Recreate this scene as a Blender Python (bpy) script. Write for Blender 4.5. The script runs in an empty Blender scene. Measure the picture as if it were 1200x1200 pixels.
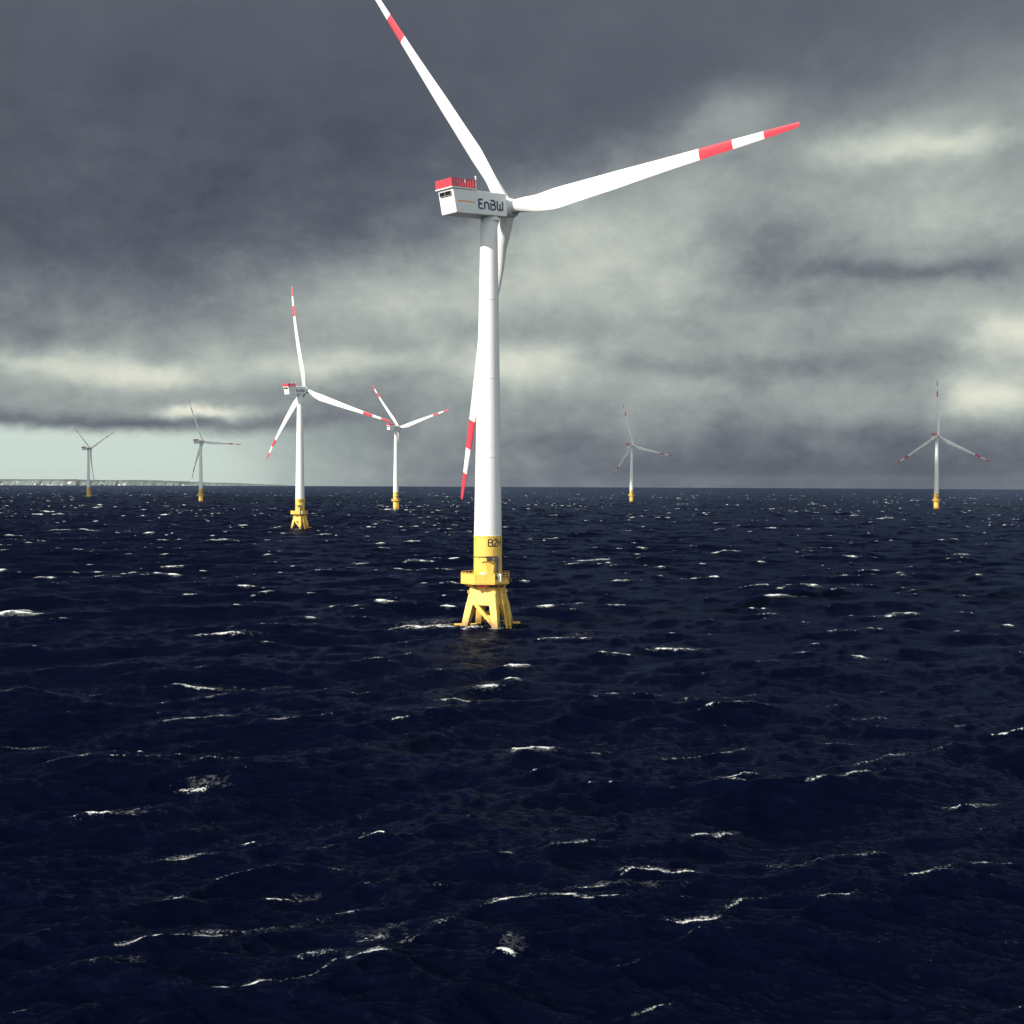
import bpy, bmesh, math, random
import numpy as np
from mathutils import Matrix, Vector, Euler

random.seed(7)
C = bpy.context.scene.collection
SC = bpy.context.scene
R = math.radians
CAM_H = 26.5

# ------------------------------------------------------------------ camera
cd = bpy.data.cameras.new('camera')
cd.sensor_width = 36.0
cd.lens = 42.0
cd.clip_start = 0.5
cd.clip_end = 250000.0
cam = bpy.data.objects.new('camera', cd)
C.objects.link(cam)
cam.matrix_world = (Matrix.Translation((0, 0, CAM_H)) @ Matrix.Rotation(R(90 - 1.432), 4, 'X')
                    @ Matrix.Rotation(0.0042, 4, 'Z'))
SC.camera = cam
SC.view_settings.view_transform = 'Standard'
SC.view_settings.look = 'None'
SC.view_settings.exposure = 0.28
SC.view_settings.gamma = 1.0
SC.cycles.volume_bounces = 0
SC.cycles.max_bounces = 8

# ------------------------------------------------------------------ sun (behind the viewer's left shoulder)
SUN_EL = R(30)
SUN_DIR = Vector((-0.81 * math.cos(SUN_EL), -0.586 * math.cos(SUN_EL), math.sin(SUN_EL))).normalized()   # towards the sun
sd = bpy.data.lights.new('sun', 'SUN')
sd.energy = 5.0
sd.angle = R(0.5)
sd.color = (1.0, 0.955, 0.86)
so = bpy.data.objects.new('sun', sd)
C.objects.link(so)
so.rotation_euler = SUN_DIR.to_track_quat('Z', 'Y').to_euler()
so.location = (-300, -150, 300)


# ------------------------------------------------------------------ node helpers
class NT:
    def __init__(self, tree):
        self.t = tree
        tree.nodes.clear()

    def n(self, typ, **kw):
        nd = self.t.nodes.new(typ)
        for k, v in kw.items():
            setattr(nd, k, v)
        return nd

    def link(self, a, b):
        self.t.links.new(a, b)

    def put(self, sock, v):
        if hasattr(v, 'is_output'):
            self.t.links.new(v, sock)
        else:
            sock.default_value = v

    def m(self, op, a, b=None, c=None, clamp=False):
        nd = self.n('ShaderNodeMath', operation=op)
        nd.use_clamp = clamp
        self.put(nd.inputs[0], a)
        if b is not None:
            self.put(nd.inputs[1], b)
        if c is not None:
            self.put(nd.inputs[2], c)
        return nd.outputs[0]

    def noise(self, vec, scale, detail=4.0, rough=0.55, lac=2.0, dist=0.0):
        nd = self.n('ShaderNodeTexNoise')
        self.put(nd.inputs['Vector'], vec)
        nd.inputs['Scale'].default_value = scale
        nd.inputs['Detail'].default_value = detail
        nd.inputs['Roughness'].default_value = rough
        nd.inputs['Lacunarity'].default_value = lac
        nd.inputs['Distortion'].default_value = dist
        return nd

    def ss(self, v, lo, hi, a=0.0, b=1.0):
        nd = self.n('ShaderNodeMapRange', interpolation_type='SMOOTHSTEP')
        self.put(nd.inputs[0], v)
        for i, q in ((1, lo), (2, hi), (3, a), (4, b)):
            nd.inputs[i].default_value = q
        return nd.outputs[0]

    def ramp(self, fac, stops, interp='LINEAR'):
        nd = self.n('ShaderNodeValToRGB')
        cr = nd.color_ramp
        cr.interpolation = interp
        while len(cr.elements) < len(stops):
            cr.elements.new(0.5)
        for e, (p, c) in zip(cr.elements, stops):
            e.position = p
            e.color = (c[0], c[1], c[2], 1.0)
        self.put(nd.inputs[0], fac)
        return nd.outputs[0]

    def mix(self, fac, a, b):
        nd = self.n('ShaderNodeMix', data_type='RGBA')
        self.put(nd.inputs[0], fac)
        for s, v in ((nd.inputs[6], a), (nd.inputs[7], b)):
            if hasattr(v, 'is_output'):
                self.link(v, s)
            else:
                s.default_value = (v[0], v[1], v[2], 1.0)
        return nd.outputs[2]

    def xyz(self, x, y, z):
        nd = self.n('ShaderNodeCombineXYZ')
        for i, v in enumerate((x, y, z)):
            self.put(nd.inputs[i], v)
        return nd.outputs[0]


def lin(r, g, b):
    f = lambda c: (c / 255 / 12.92) if c <= 10 else ((c / 255 + 0.055) / 1.055) ** 2.4
    return (f(r), f(g), f(b))


# ------------------------------------------------------------------ sky: broken storm cloud over a clear Nishita sky
world = bpy.data.worlds.new('World')
SC.world = world
world.use_nodes = True
w = NT(world.node_tree)
gen = w.n('ShaderNodeTexCoord').outputs['Generated']
sep = w.n('ShaderNodeSeparateXYZ')
w.link(gen, sep.inputs[0])
X, Y, Z = sep.outputs
az = w.m('ARCTAN2', X, Y)
el = w.m('ARCSINE', Z)
# perspective plane of the cloud base: detail bunches up towards the horizon
zz = w.m('ADD', w.m('MAXIMUM', Z, 0.0), 0.10)
plane = w.xyz(w.m('DIVIDE', X, zz), w.m('DIVIDE', Y, zz), 0.0)
puff = w.xyz(w.m('MULTIPLY', az, 1.0), w.m('MULTIPLY', el, 1.35), 3.7)
warpn = w.noise(puff, 7.0, 5.0, 0.55)
ws = w.n('ShaderNodeSeparateColor')
w.link(warpn.outputs['Color'], ws.inputs[0])
warpf = w.noise(puff, 22.0, 5.0, 0.6)
wf = w.n('ShaderNodeSeparateColor')
w.link(warpf.outputs['Color'], wf.inputs[0])


def warped(base, a, b, k1, k2):
    v = w.m('ADD', base, w.m('MULTIPLY', w.m('SUBTRACT', a, 0.5), k1))
    return w.m('ADD', v, w.m('MULTIPLY', w.m('SUBTRACT', b, 0.5), k2))


azw = warped(az, ws.outputs[0], wf.outputs[0], 0.12, 0.05)
elw = warped(el, ws.outputs[1], wf.outputs[1], 0.034, 0.020)


def gauss(deg_az, deg_el, s_az, s_el, amp, tilt=0.0):
    """soft cloud mass centred on a bearing and an elevation (degrees)"""
    dx = w.m('SUBTRACT', azw, R(deg_az))
    dy = w.m('SUBTRACT', elw, R(deg_el))
    if tilt:
        dy = w.m('SUBTRACT', dy, w.m('MULTIPLY', dx, tilt))
    dx = w.m('DIVIDE', dx, R(s_az))
    dy = w.m('DIVIDE', dy, R(s_el))
    q = w.m('ADD', w.m('MULTIPLY', dx, dx), w.m('MULTIPLY', dy, dy))
    return w.m('MULTIPLY', w.m('EXPONENT', w.m('MULTIPLY', q, -1.0)), amp)


MASSES = [  # bearing, elevation, half widths (degrees), brightness, slope
    (-12.0, 15.5, 9.0, 5.0, -0.035, 0.0),
    (19.0, 20.5, 9.7, 3.5, 0.03, 0.0),
    (10.9, 16.97, 2.6, 1.4, 0.13, 0.0),
    (4.0, 12.6, 4.2, 2.4, 0.10, 0.0),
    (1.6, 9.92, 4.5, 1.84, 0.1, 0.0),
    (-4.1, 9.31, 4.9, 1.43, 0.05, 0.0),
    (9.3, 13.86, 3.2, 2.02, 0.06, 0.0),
    (12.7, 11.04, 2.6, 1.7, -0.075, 0.0),
    (19.8, 14.84, 3.8, 0.55, 0.17, 0.0),
    (18.6, 15.7, 3.2, 0.9, 0.09, 0.0),
    (16.5, 15.1, 1.8, 0.8, 0.08, 0.0),
    (19.3, 12.73, 4.7, 1.74, 0.08, 0.0),
    (18.9, 9.47, 6.2, 0.62, -0.11, 0.0),
    (23.2, 6.5, 1.7, 1.2, 0.22, 0.0),
    (22.6, 4.1, 1.9, 0.8, 0.22, 0.0),
    (19.7, 7.85, 2.2, 1.16, 0.06, 0.0),
    (10.9, 5.61, 6.7, 0.64, -0.12, 0.0),
    (6.5, 8.68, 3.2, 1.22, 0.06, 0.0),
    (19.0, 0.6, 9.5, 2.1, -0.125, 0.0),
    (7.0, 0.5, 9.5, 1.9, -0.06, 0.0),
    (0.8, 5.51, 3.7, 1.15, 0.17, 0.0),
    (-4.9, 8.30, 4.5, 1.22, 0.06, 0.0),
    (-8.5, 5.65, 4.4, 0.57, 0.15, 0.0),
    (-6.9, 3.65, 3.6, 1.02, -0.06, 0.0),
    (-16.3, 4.90, 3.4, 0.47, 0.2, 0.0),
    (-14.0, 3.45, 2.1, 0.28, 0.3, 0.0),
    (-21.1, 5.33, 2.9, 0.53, 0.16, 0.0),
    (-22.2, 6.98, 3.2, 0.68, -0.05, 0.0),
    (-18.9, 2.85, 7.0, 0.45, -0.115, 0.0),
    (-11.3, 2.01, 5.1, 0.60, -0.15, 0.0),
    (-20.7, 0.96, 6.4, 1.07, 0.15, 0.0),
]
tot = None
for g in MASSES:
    v = gauss(*g)
    tot = v if tot is None else w.m('ADD', tot, v)

# average brightness by elevation
base = w.n('ShaderNodeFloatCurve')
crv = base.mapping.curves[0]
pts = [(0.0, 0.52), (0.03, 0.535), (0.075, 0.575), (0.12, 0.60), (0.20, 0.585), (0.28, 0.575), (0.40, 0.565), (0.5, 0.57), (0.7, 0.58), (1.0, 0.60)]
crv.points[0].location = pts[0]
crv.points[1].location = pts[-1]
for p in pts[1:-1]:
    crv.points.new(*p)
base.mapping.update()
w.put(base.inputs['Value'], w.m('MULTIPLY', elw, 1.0 / 0.75, clamp=True))
big = w.noise(plane, 0.55, 3.0, 0.45, 2.0, 0.3)
fine = w.noise(puff, 13.0, 9.0, 0.60, 2.1, 0.25)
band = w.noise(w.xyz(w.m('MULTIPLY', az, 5.0), w.m('MULTIPLY', el, 34.0), 1.3), 1.3, 6.0, 0.55, 2.0, 0.5)
low = w.ss(el, 0.20, 0.36, 1.0, 0.30)        # the high deck is smoother than the broken layers below it
# the heavy deck: its lower edge climbs from left to right
azc = w.m('MINIMUM', w.m('MAXIMUM', azw, R(-40)), R(40))
eff = w.m('SUBTRACT', elw, w.m('MULTIPLY', w.m('SUBTRACT', azc, R(-10)), 0.25))
deck = w.m('MULTIPLY', w.ss(eff, R(6.5), R(14.5)), -0.185)
L = w.m('ADD', w.m('ADD', base.outputs[0], deck), tot)
L = w.m('ADD', L, w.m('MULTIPLY', w.m('SUBTRACT', big.outputs[0], 0.5), w.m('MULTIPLY', low, 0.10)))
L = w.m('ADD', L, w.m('MULTIPLY', w.m('SUBTRACT', fine.outputs[0], 0.5), w.m('MULTIPLY', low, 0.24)))
tuft = w.noise(puff, 38.0, 7.0, 0.62, 2.1, 0.3)
L = w.m('ADD', L, w.m('MULTIPLY', w.m('SUBTRACT', tuft.outputs[0], 0.5), w.m('MULTIPLY', low, 0.10)))
L = w.m('ADD', L, w.m('MULTIPLY', w.m('SUBTRACT', band.outputs[0], 0.5), w.m('MULTIPLY', low, 0.03)))
L = w.m('ADD', L, w.m('MULTIPLY', w.m('SUBTRACT', L, 0.55), w.m('MULTIPLY', low, 0.10)))
# behind the viewer the deck breaks and sunlit cloud fills the sky
back = w.ss(Y, -0.55, 0.35, 1.0, 0.0)
L = w.m('ADD', L, w.m('MULTIPLY', back, 0.34))
cloud = w.ramp(L, [(0.30, lin(74, 79, 92)), (0.41, lin(96, 102, 113)), (0.48, lin(117, 123, 130)), (0.56, lin(143, 150, 151)),
                   (0.65, lin(169, 177, 173)), (0.75, lin(198, 204, 193)), (0.86, lin(226, 228, 211)), (1.0, lin(244, 242, 226))])
mint = w.m('MULTIPLY', w.ss(elw, R(2.0), R(2.9), 1.0, 0.0), w.ss(azw, R(-16), R(-4), 0.95, 0.0))
cloud = w.mix(mint, cloud, lin(207, 223, 213))
sky = w.n('ShaderNodeTexSky', sky_type='NISHITA')
sky.sun_disc = False
sky.sun_elevation = SUN_EL
sky.sun_rotation = math.atan2(SUN_DIR.x, SUN_DIR.y)
skys = w.n('ShaderNodeVectorMath', operation='SCALE')
w.link(sky.outputs[0], skys.inputs[0])
skys.inputs['Scale'].default_value = 0.10
gap = w.m('MULTIPLY', back, w.ss(big.outputs[0], 0.46, 0.56, 0.0, 1.0))
col = w.mix(gap, cloud, skys.outputs[0])
bg = w.n('ShaderNodeBackground')
w.link(col, bg.inputs[0])
w.link(w.m('ADD', 0.82, w.m('MULTIPLY', back, 0.75)), bg.inputs[1])
wo = w.n('ShaderNodeOutputWorld')
w.link(bg.outputs[0], wo.inputs[0])


# ------------------------------------------------------------------ materials
def mat(name):
    m = bpy.data.materials.new(name)
    m.use_nodes = True
    return m, NT(m.node_tree)


def paint(name, color, rough=0.4, dirt=(0.35, 0.3, 0.22), dirt_amt=0.25, scale=0.6, streak=6.0, spec=0.5, tide=False):
    """weathered paint: run-down dirt streaks and blotches that belong to the surface"""
    m, t = mat(name)
    pos = t.n('ShaderNodeTexCoord').outputs['Object']
    mp = t.n('ShaderNodeMapping')
    t.link(pos, mp.inputs[0])
    mp.inputs['Scale'].default_value = (streak, streak, 0.35)
    n1 = t.noise(mp.outputs[0], scale, 6, 0.6)
    n2 = t.noise(pos, scale * 2.2, 6, 0.65)
    k = t.m('MULTIPLY', t.ss(n1.outputs[0], 0.48, 0.75), t.ss(n2.outputs[0], 0.4, 0.7))
    c = t.mix(t.m('MULTIPLY', k, dirt_amt), color, dirt)
    if tide:                       # weed and rust in the splash zone
        zs = t.n('ShaderNodeSeparateXYZ')
        t.link(pos, zs.inputs[0])
        lv = t.m('ADD', zs.outputs[2], t.m('MULTIPLY', t.m('SUBTRACT', n2.outputs[0], 0.5), 3.2))
        c = t.mix(t.ss(lv, 0.6, 2.2, 0.92, 0.0), c, (0.075, 0.06, 0.022))
        c = t.mix(t.ss(lv, 1.2, 3.6, 0.40, 0.0), c, (0.50, 0.24, 0.05))
    p = t.n('ShaderNodeBsdfPrincipled')
    t.link(c, p.inputs['Base Color'])
    p.inputs['Roughness'].default_value = rough
    p.inputs['Specular IOR Level'].default_value = spec
    o = t.n('ShaderNodeOutputMaterial')
    t.link(p.outputs[0], o.inputs[0])
    return m


M_WHITE = paint('white_paint', (0.80, 0.80, 0.77), 0.38, (0.40, 0.38, 0.32), 0.40, 0.5, 6.0, 0.12)
M_NAC = paint('nacelle_paint', (0.78, 0.79, 0.76), 0.6, (0.4, 0.38, 0.32), 0.3, 0.7, 6.0, 0.0)
M_RED = paint('red_paint', (0.66, 0.06, 0.085), 0.4, (0.4, 0.05, 0.05), 0.2, 0.8)
M_YEL = paint('yellow_paint', (0.86, 0.56, 0.105), 0.42, (0.42, 0.17, 0.04), 0.9, 0.75, 4.0, 0.5, True)
M_YELD = paint('stained_yellow_paint', (0.80, 0.48, 0.09), 0.5, (0.30, 0.12, 0.03), 1.0, 1.6, 2.5)
M_DARK = paint('dark_steel', (0.035, 0.03, 0.04), 0.45, (0.16, 0.07, 0.03), 0.6, 1.5)
M_GREY = paint('galvanised_steel', (0.45, 0.46, 0.46), 0.45, (0.25, 0.16, 0.1), 0.4, 1.5)
M_BLUE = paint('navy_lettering', (0.012, 0.018, 0.11), 0.4, (0.05, 0.05, 0.1), 0.1, 1.0)
M_BLACK = paint('black_lettering', (0.02, 0.018, 0.02), 0.5, (0.1, 0.08, 0.05), 0.2, 1.0)
M_ORANGE = paint('orange_stripe', (0.75, 0.33, 0.07), 0.4, (0.4, 0.2, 0.1), 0.2, 1.0)
M_BRONZE = paint('hub_steel', (0.55, 0.56, 0.55), 0.4, (0.2, 0.18, 0.15), 0.3, 1.0)
m, t = mat('dark_glass')
p = t.n('ShaderNodeBsdfPrincipled')
p.inputs['Base Color'].default_value = (0.02, 0.018, 0.015, 1)
p.inputs['Roughness'].default_value = 0.12
o = t.n('ShaderNodeOutputMaterial')
t.link(p.outputs[0], o.inputs[0])
M_GLASS = m


# ------------------------------------------------------------------ mesh helpers
def tag(o, label=None, cat=None, group=None, kind=None):
    for k, v in (('label', label), ('category', cat), ('group', group), ('kind', kind)):
        if v:
            o[k] = v
    return o


def finish(bm, name, mats, smooth=None):
    bmesh.ops.recalc_face_normals(bm, faces=bm.faces)
    me = bpy.data.meshes.new(name)
    bm.to_mesh(me)
    bm.free()
    for mm in (mats if isinstance(mats, (list, tuple)) else [mats]):
        me.materials.append(mm)
    if smooth is not None:
        me.polygons.foreach_set('use_smooth', [True] * len(me.polygons))
        me.set_sharp_from_angle(angle=R(smooth))
    return me


def obj(name, me, parent=None, mw=None):
    o = bpy.data.objects.new(name, me)
    C.objects.link(o)
    if parent is not None:
        o.parent = parent
    if mw is not None:
        o.matrix_local = mw
    return o


def box(bm, c, s, mx=None, bev=0.0, mi=0):
    r = bmesh.ops.create_cube(bm, size=1.0)
    vs = r['verts']
    bmesh.ops.scale(bm, vec=Vector(s), verts=vs)
    if bev:
        es = list({e for v in vs for e in v.link_edges})
        bv = bmesh.ops.bevel(bm, geom=es, offset=bev, segments=2, profile=0.5, affect='EDGES')
        vs = list({v for f in bv['faces'] for v in f.verts} | {v for v in vs if v.is_valid})
    for v in vs:
        v.co += Vector(c)
        if mx is not None:
            v.co = mx @ v.co
    for f in {f for v in vs for f in v.link_faces}:
        f.material_index = mi
    return vs


def tube(bm, pts, r, seg=8, cap=True, r2=None, mi=0):
    pts = [Vector(p) for p in pts]
    rings = []
    n = len(pts)
    for i, p in enumerate(pts):
        d = (pts[min(i + 1, n - 1)] - pts[max(i - 1, 0)]).normalized()
        u = d.cross(Vector((0, 0, 1)))
        if u.length < 1e-3:
            u = d.cross(Vector((1, 0, 0)))
        u.normalize()
        v = d.cross(u)
        rr = r if r2 is None else r + (r2 - r) * i / (n - 1)
        rings.append([bm.verts.new(p + (u * math.cos(a) + v * math.sin(a)) * rr) for a in
                      [2 * math.pi * k / seg for k in range(seg)]])
    for a, b in zip(rings, rings[1:]):
        for k in range(seg):
            f = bm.faces.new((a[k], a[(k + 1) % seg], b[(k + 1) % seg], b[k]))
            f.material_index = mi
    if cap:
        bm.faces.new(rings[0][::-1]).material_index = mi
        bm.faces.new(rings[-1]).material_index = mi


def beam(bm, a, b, wd, ht, wd2=None, ht2=None, side=None, mi=0):
    """square box section running from a to b"""
    a, b = Vector(a), Vector(b)
    d = (b - a).normalized()
    s = Vector(side) if side is not None else d.cross(Vector((0, 0, 1)))
    s = (s - d * s.dot(d)).normalized()
    q = d.cross(s)
    wd2 = wd if wd2 is None else wd2
    ht2 = ht if ht2 is None else ht2
    ra = [bm.verts.new(a + s * x * wd / 2 + q * y * ht / 2) for x, y in ((-1, -1), (1, -1), (1, 1), (-1, 1))]
    rb = [bm.verts.new(b + s * x * wd2 / 2 + q * y * ht2 / 2) for x, y in ((-1, -1), (1, -1), (1, 1), (-1, 1))]
    fs = [bm.faces.new(ra[::-1]), bm.faces.new(rb)]
    for k in range(4):
        fs.append(bm.faces.new((ra[k], ra[(k + 1) % 4], rb[(k + 1) % 4], rb[k])))
    for f in fs:
        f.material_index = mi


def lathe(bm, prof, seg=48, cx=0, cy=0, mi=None):
    rings = []
    for (r, z) in prof:
        rings.append([bm.verts.new((cx + r * math.cos(2 * math.pi * k / seg), cy + r * math.sin(2 * math.pi * k / seg), z))
                      for k in range(seg)])
    for j, (a, b) in enumerate(zip(rings, rings[1:])):
        for k in range(seg):
            f = bm.faces.new((a[k], a[(k + 1) % seg], b[(k + 1) % seg], b[k]))
            if mi:
                f.material_index = mi[j]
    bm.faces.new(rings[0][::-1])
    bm.faces.new(rings[-1])


def stroke(bm, pts, width, depth, fmap):
    """a painted or raised stroke along a 2D polyline with mitred joints; fmap(u, v, h) -> 3D"""
    P = [Vector(p) for p in pts]
    n = len(P)
    lo, hi = [], []
    for i in range(n):
        d0 = (P[i] - P[i - 1]).normalized() if i else (P[1] - P[0]).normalized()
        d1 = (P[i + 1] - P[i]).normalized() if i < n - 1 else d0
        t_ = (d0 + d1)
        t_ = t_.normalized() if t_.length > 1e-4 else d0
        nrm = Vector((-t_.y, t_.x))
        k = 1.0 / max(0.5, nrm.dot(Vector((-d0.y, d0.x))))
        lo.append(P[i] - nrm * width / 2 * k)
        hi.append(P[i] + nrm * width / 2 * k)
    quad = []
    for i in range(n):
        quad.append([bm.verts.new(fmap(q.x, q.y, h)) for q, h in ((lo[i], 0), (hi[i], 0), (hi[i], depth), (lo[i], depth))])
    for a, b in zip(quad, quad[1:]):
        for k in range(4):
            bm.faces.new((a[k], a[(k + 1) % 4], b[(k + 1) % 4], b[k]))
    bm.faces.new(quad[0][::-1])
    bm.faces.new(quad[-1])


def arc(cx, cy, r, a0, a1, n=5):
    return [(cx + r * math.cos(R(a0 + (a1 - a0) * i / n)), cy + r * math.sin(R(a0 + (a1 - a0) * i / n))) for i in range(n + 1)]


# ------------------------------------------------------------------ sea state (one wind-sea spectrum, shared by water and foam)
def spectrum(N, Ls, seed, kp, kmin, kmax, hs, th0, spread):
    rg = np.random.default_rng(seed)
    k1 = 2 * np.pi * np.fft.fftfreq(N, Ls / N)
    kx, ky = np.meshgrid(k1, k1, indexing='ij')
    k = np.hypot(kx, ky)
    k[0, 0] = 1
    S = np.exp(-1.25 * (kp / k) ** 2) / k ** 4
    gam = 2.6 ** np.exp(-((np.sqrt(k) - np.sqrt(kp)) ** 2) / (2 * (0.1 ** 2) * kp))
    S *= gam
    cth = (kx * math.sin(th0) + ky * math.cos(th0)) / k
    S *= np.abs(cth) ** spread + 0.02
    S[(k < kmin) | (k > kmax)] = 0
    S[0, 0] = 0
    A = np.sqrt(S) * (rg.standard_normal((N, N)) + 1j * rg.standard_normal((N, N)))
    h = np.fft.ifft2(A).real
    A *= hs / (4 * h.std())
    return A, kx, ky, k


TH0 = R(-20)        # waves run nearly straight at the viewer
NA, LA = 2048, 1000.0
A, kx, ky, kk = spectrum(NA, LA, 11, 2 * np.pi / 34.0, 0.02, 6.4, 2.05, TH0, 2.4)
F = lambda q: np.fft.ifft2(q).real.astype(np.float32)
hA = F(A)
CH = 1.28
dxA, dyA = CH * F(1j * kx / kk * A), CH * F(1j * ky / kk * A)
# folding of the surface -> breaking crests.  a gentler cut of the spectrum keeps crests long
Kc = np.exp(-(kk / 4.2) ** 2)
jxx, jyy, jxy = (F(-(a_ * b_) / kk * A * Kc) for a_, b_ in ((kx, kx), (ky, ky), (kx, ky)))
JA = (1 + CH * jxx) * (1 + CH * jyy) - (CH * jxy) ** 2
# crest lines of the larger waves: zero slope along the wave, curving down
Kr = np.exp(-(kk / 1.5) ** 2)
kd = kx * math.sin(TH0) + ky * math.cos(TH0)
Ks = np.exp(-(kk / 4.2) ** 2) - np.exp(-(kk / 1.1) ** 2)
slopeS = F(1j * kd * A * Ks)
bendS = F(-kd * kd * A * Ks)
slopeA = F(1j * kd * A * Kr)
bendA = F(-kd * kd * A * Kr)
rg = np.random.default_rng(5)
# gusts: where whitecaps cluster
G = np.fft.fft2(rg.standard_normal((NA, NA)))
gust = F(G * np.exp(-(kk / 0.11) ** 2))
gust = gust / gust.std()
gust2 = F(G.conj() * np.exp(-(kk / 0.9) ** 2))
gust2 = gust2 / gust2.std()
q = JA + 0.08 * gust + 0.09 * gust2
lo_, hi_ = np.quantile(q, [0.004, 0.085])
foamA = np.clip((hi_ - q) / (hi_ - lo_), 0, 1.6)
bend_s = float(bendA.std())
bend_t = float(bendS.std())
# spent foam drifting behind the crests
washA = F(np.fft.fft2(np.clip(foamA - 0.35, 0, 1)) * np.exp(-(kk / 1.1) ** 2))
washA = np.clip(washA * 3.0, 0, 1)
del A, Kc, jxx, jyy, jxy, G
NB, LB = 512, 61.0
B, kxb, kyb, kkb = spectrum(NB, LB, 23, 2 * np.pi / 4.5, 2 * np.pi / 5.0, 26.0, 0.30, TH0 + 0.25, 1.2)
hB = F(B)
dxB, dyB = 0.9 * F(1j * kxb / kkb * B), 0.9 * F(1j * kyb / kkb * B)


def sample(fld, x, y, Ls):
    N = fld.shape[0]
    u = (x / Ls * N) % N
    v = (y / Ls * N) % N
    i, j = np.floor(u).astype(np.int32), np.floor(v).astype(np.int32)
    fu, fv = (u - i).astype(np.float32), (v - j).astype(np.float32)
    i %= N
    j %= N
    i1, j1 = (i + 1) % N, (j + 1) % N
    return ((fld[i, j] * (1 - fu) + fld[i1, j] * fu) * (1 - fv) + (fld[i, j1] * (1 - fu) + fld[i1, j1] * fu) * fv)


EARTH = 3.4e6
# big breakers seen in the photograph: x, y, crest length, depth, height, strength
BREAKERS = [(-50.6, 204.5, 10.5, 1.3, .45, 1.5), (-41.1, 154.9, 7.0, 1.0, .4, 1.5), (-37, 155.5, 13, .6, .2, .9),
            (-5.5, 143.7, 10.5, .8, .35, 1.4), (25.8, 189.1, 10, 1.1, .3, 1.3), (0.2, 65.7, 1.6, .8, .35, 1.5), (-32.3, 93.4, 6.6, .5, .2, 1.25),
            (-27.3, 102.3, 3.6, 1.0, .3, 1.1), (-19.4, 86.6, 1.5, .4, .2, 1.2), (-84.6, 415.9, 4.2, 2.5, .9, 1.5),
            (19.1, 104.2, 6.7, .5, .2, 1.2), (37.3, 98.2, 4.2, .5, .2, 1.1), (51.7, 123.4, 7, .6, .3, 1.3), (-34.9, 115.7, 1.5, .8, .4, 1.4),
            (50.5, 198.9, 1.8, 1.2, .4, 1.4), (5.7, 76.5, 8.0, .35, .12, .95), (-14.6, 76.0, 3.3, .4, .15, 1.1), (-22.2, 63.7, 3.6, .3, .1, 1.0),
            (-8.2, 68.6, 3.0, 1.0, .1, .8), (-237.1, 626.4, 16, 3.0, .5, 1.5), (-222.9, 627.9, 14, 3.0, .5, 1.4), (-95.1, 380.6, 8, 2, .4, 1.5),
            (7.5, 207.0, 9.5, 1.2, .3, 1.3), (-15.5, 218, 9.5, 4.5, .4, 1.25), (-7.5, 213.5, 4.5, 1.6, .15, 1.3),
            (-1.5, 214.5, 3.0, 1.2, .1, 1.2),
            # water breaking round the legs of the nearest turbine and its neighbour
            (-7.0, 214.0, 4.5, 1.3, .1, 1.3), (-2.0, 213.6, 3.5, 1.2, .1, 1.25), (-19.5, 216.5, 7.0, 2.0, .15, 1.25), (-2.6, 212.3, 1.6, .7, .1, 1.35), (-3.9, 212.6, 1.2, .5, .1, 1.2), (0.8, 219.0, 1.5, .8, .1, 1.3), (-9.6, 215.4, 1.8, .8, .15, 1.4), (-12.5, 216.5, 5.5, 1.6, .3, 1.4),
            (-4.6, 221.5, 3.2, 1.0, .1, 1.2), (-121.0, 663.5, 7.0, 1.6, .2, 1.3), (-115.5, 667, 2.5, 1.2, .1, 1.2)]


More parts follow.
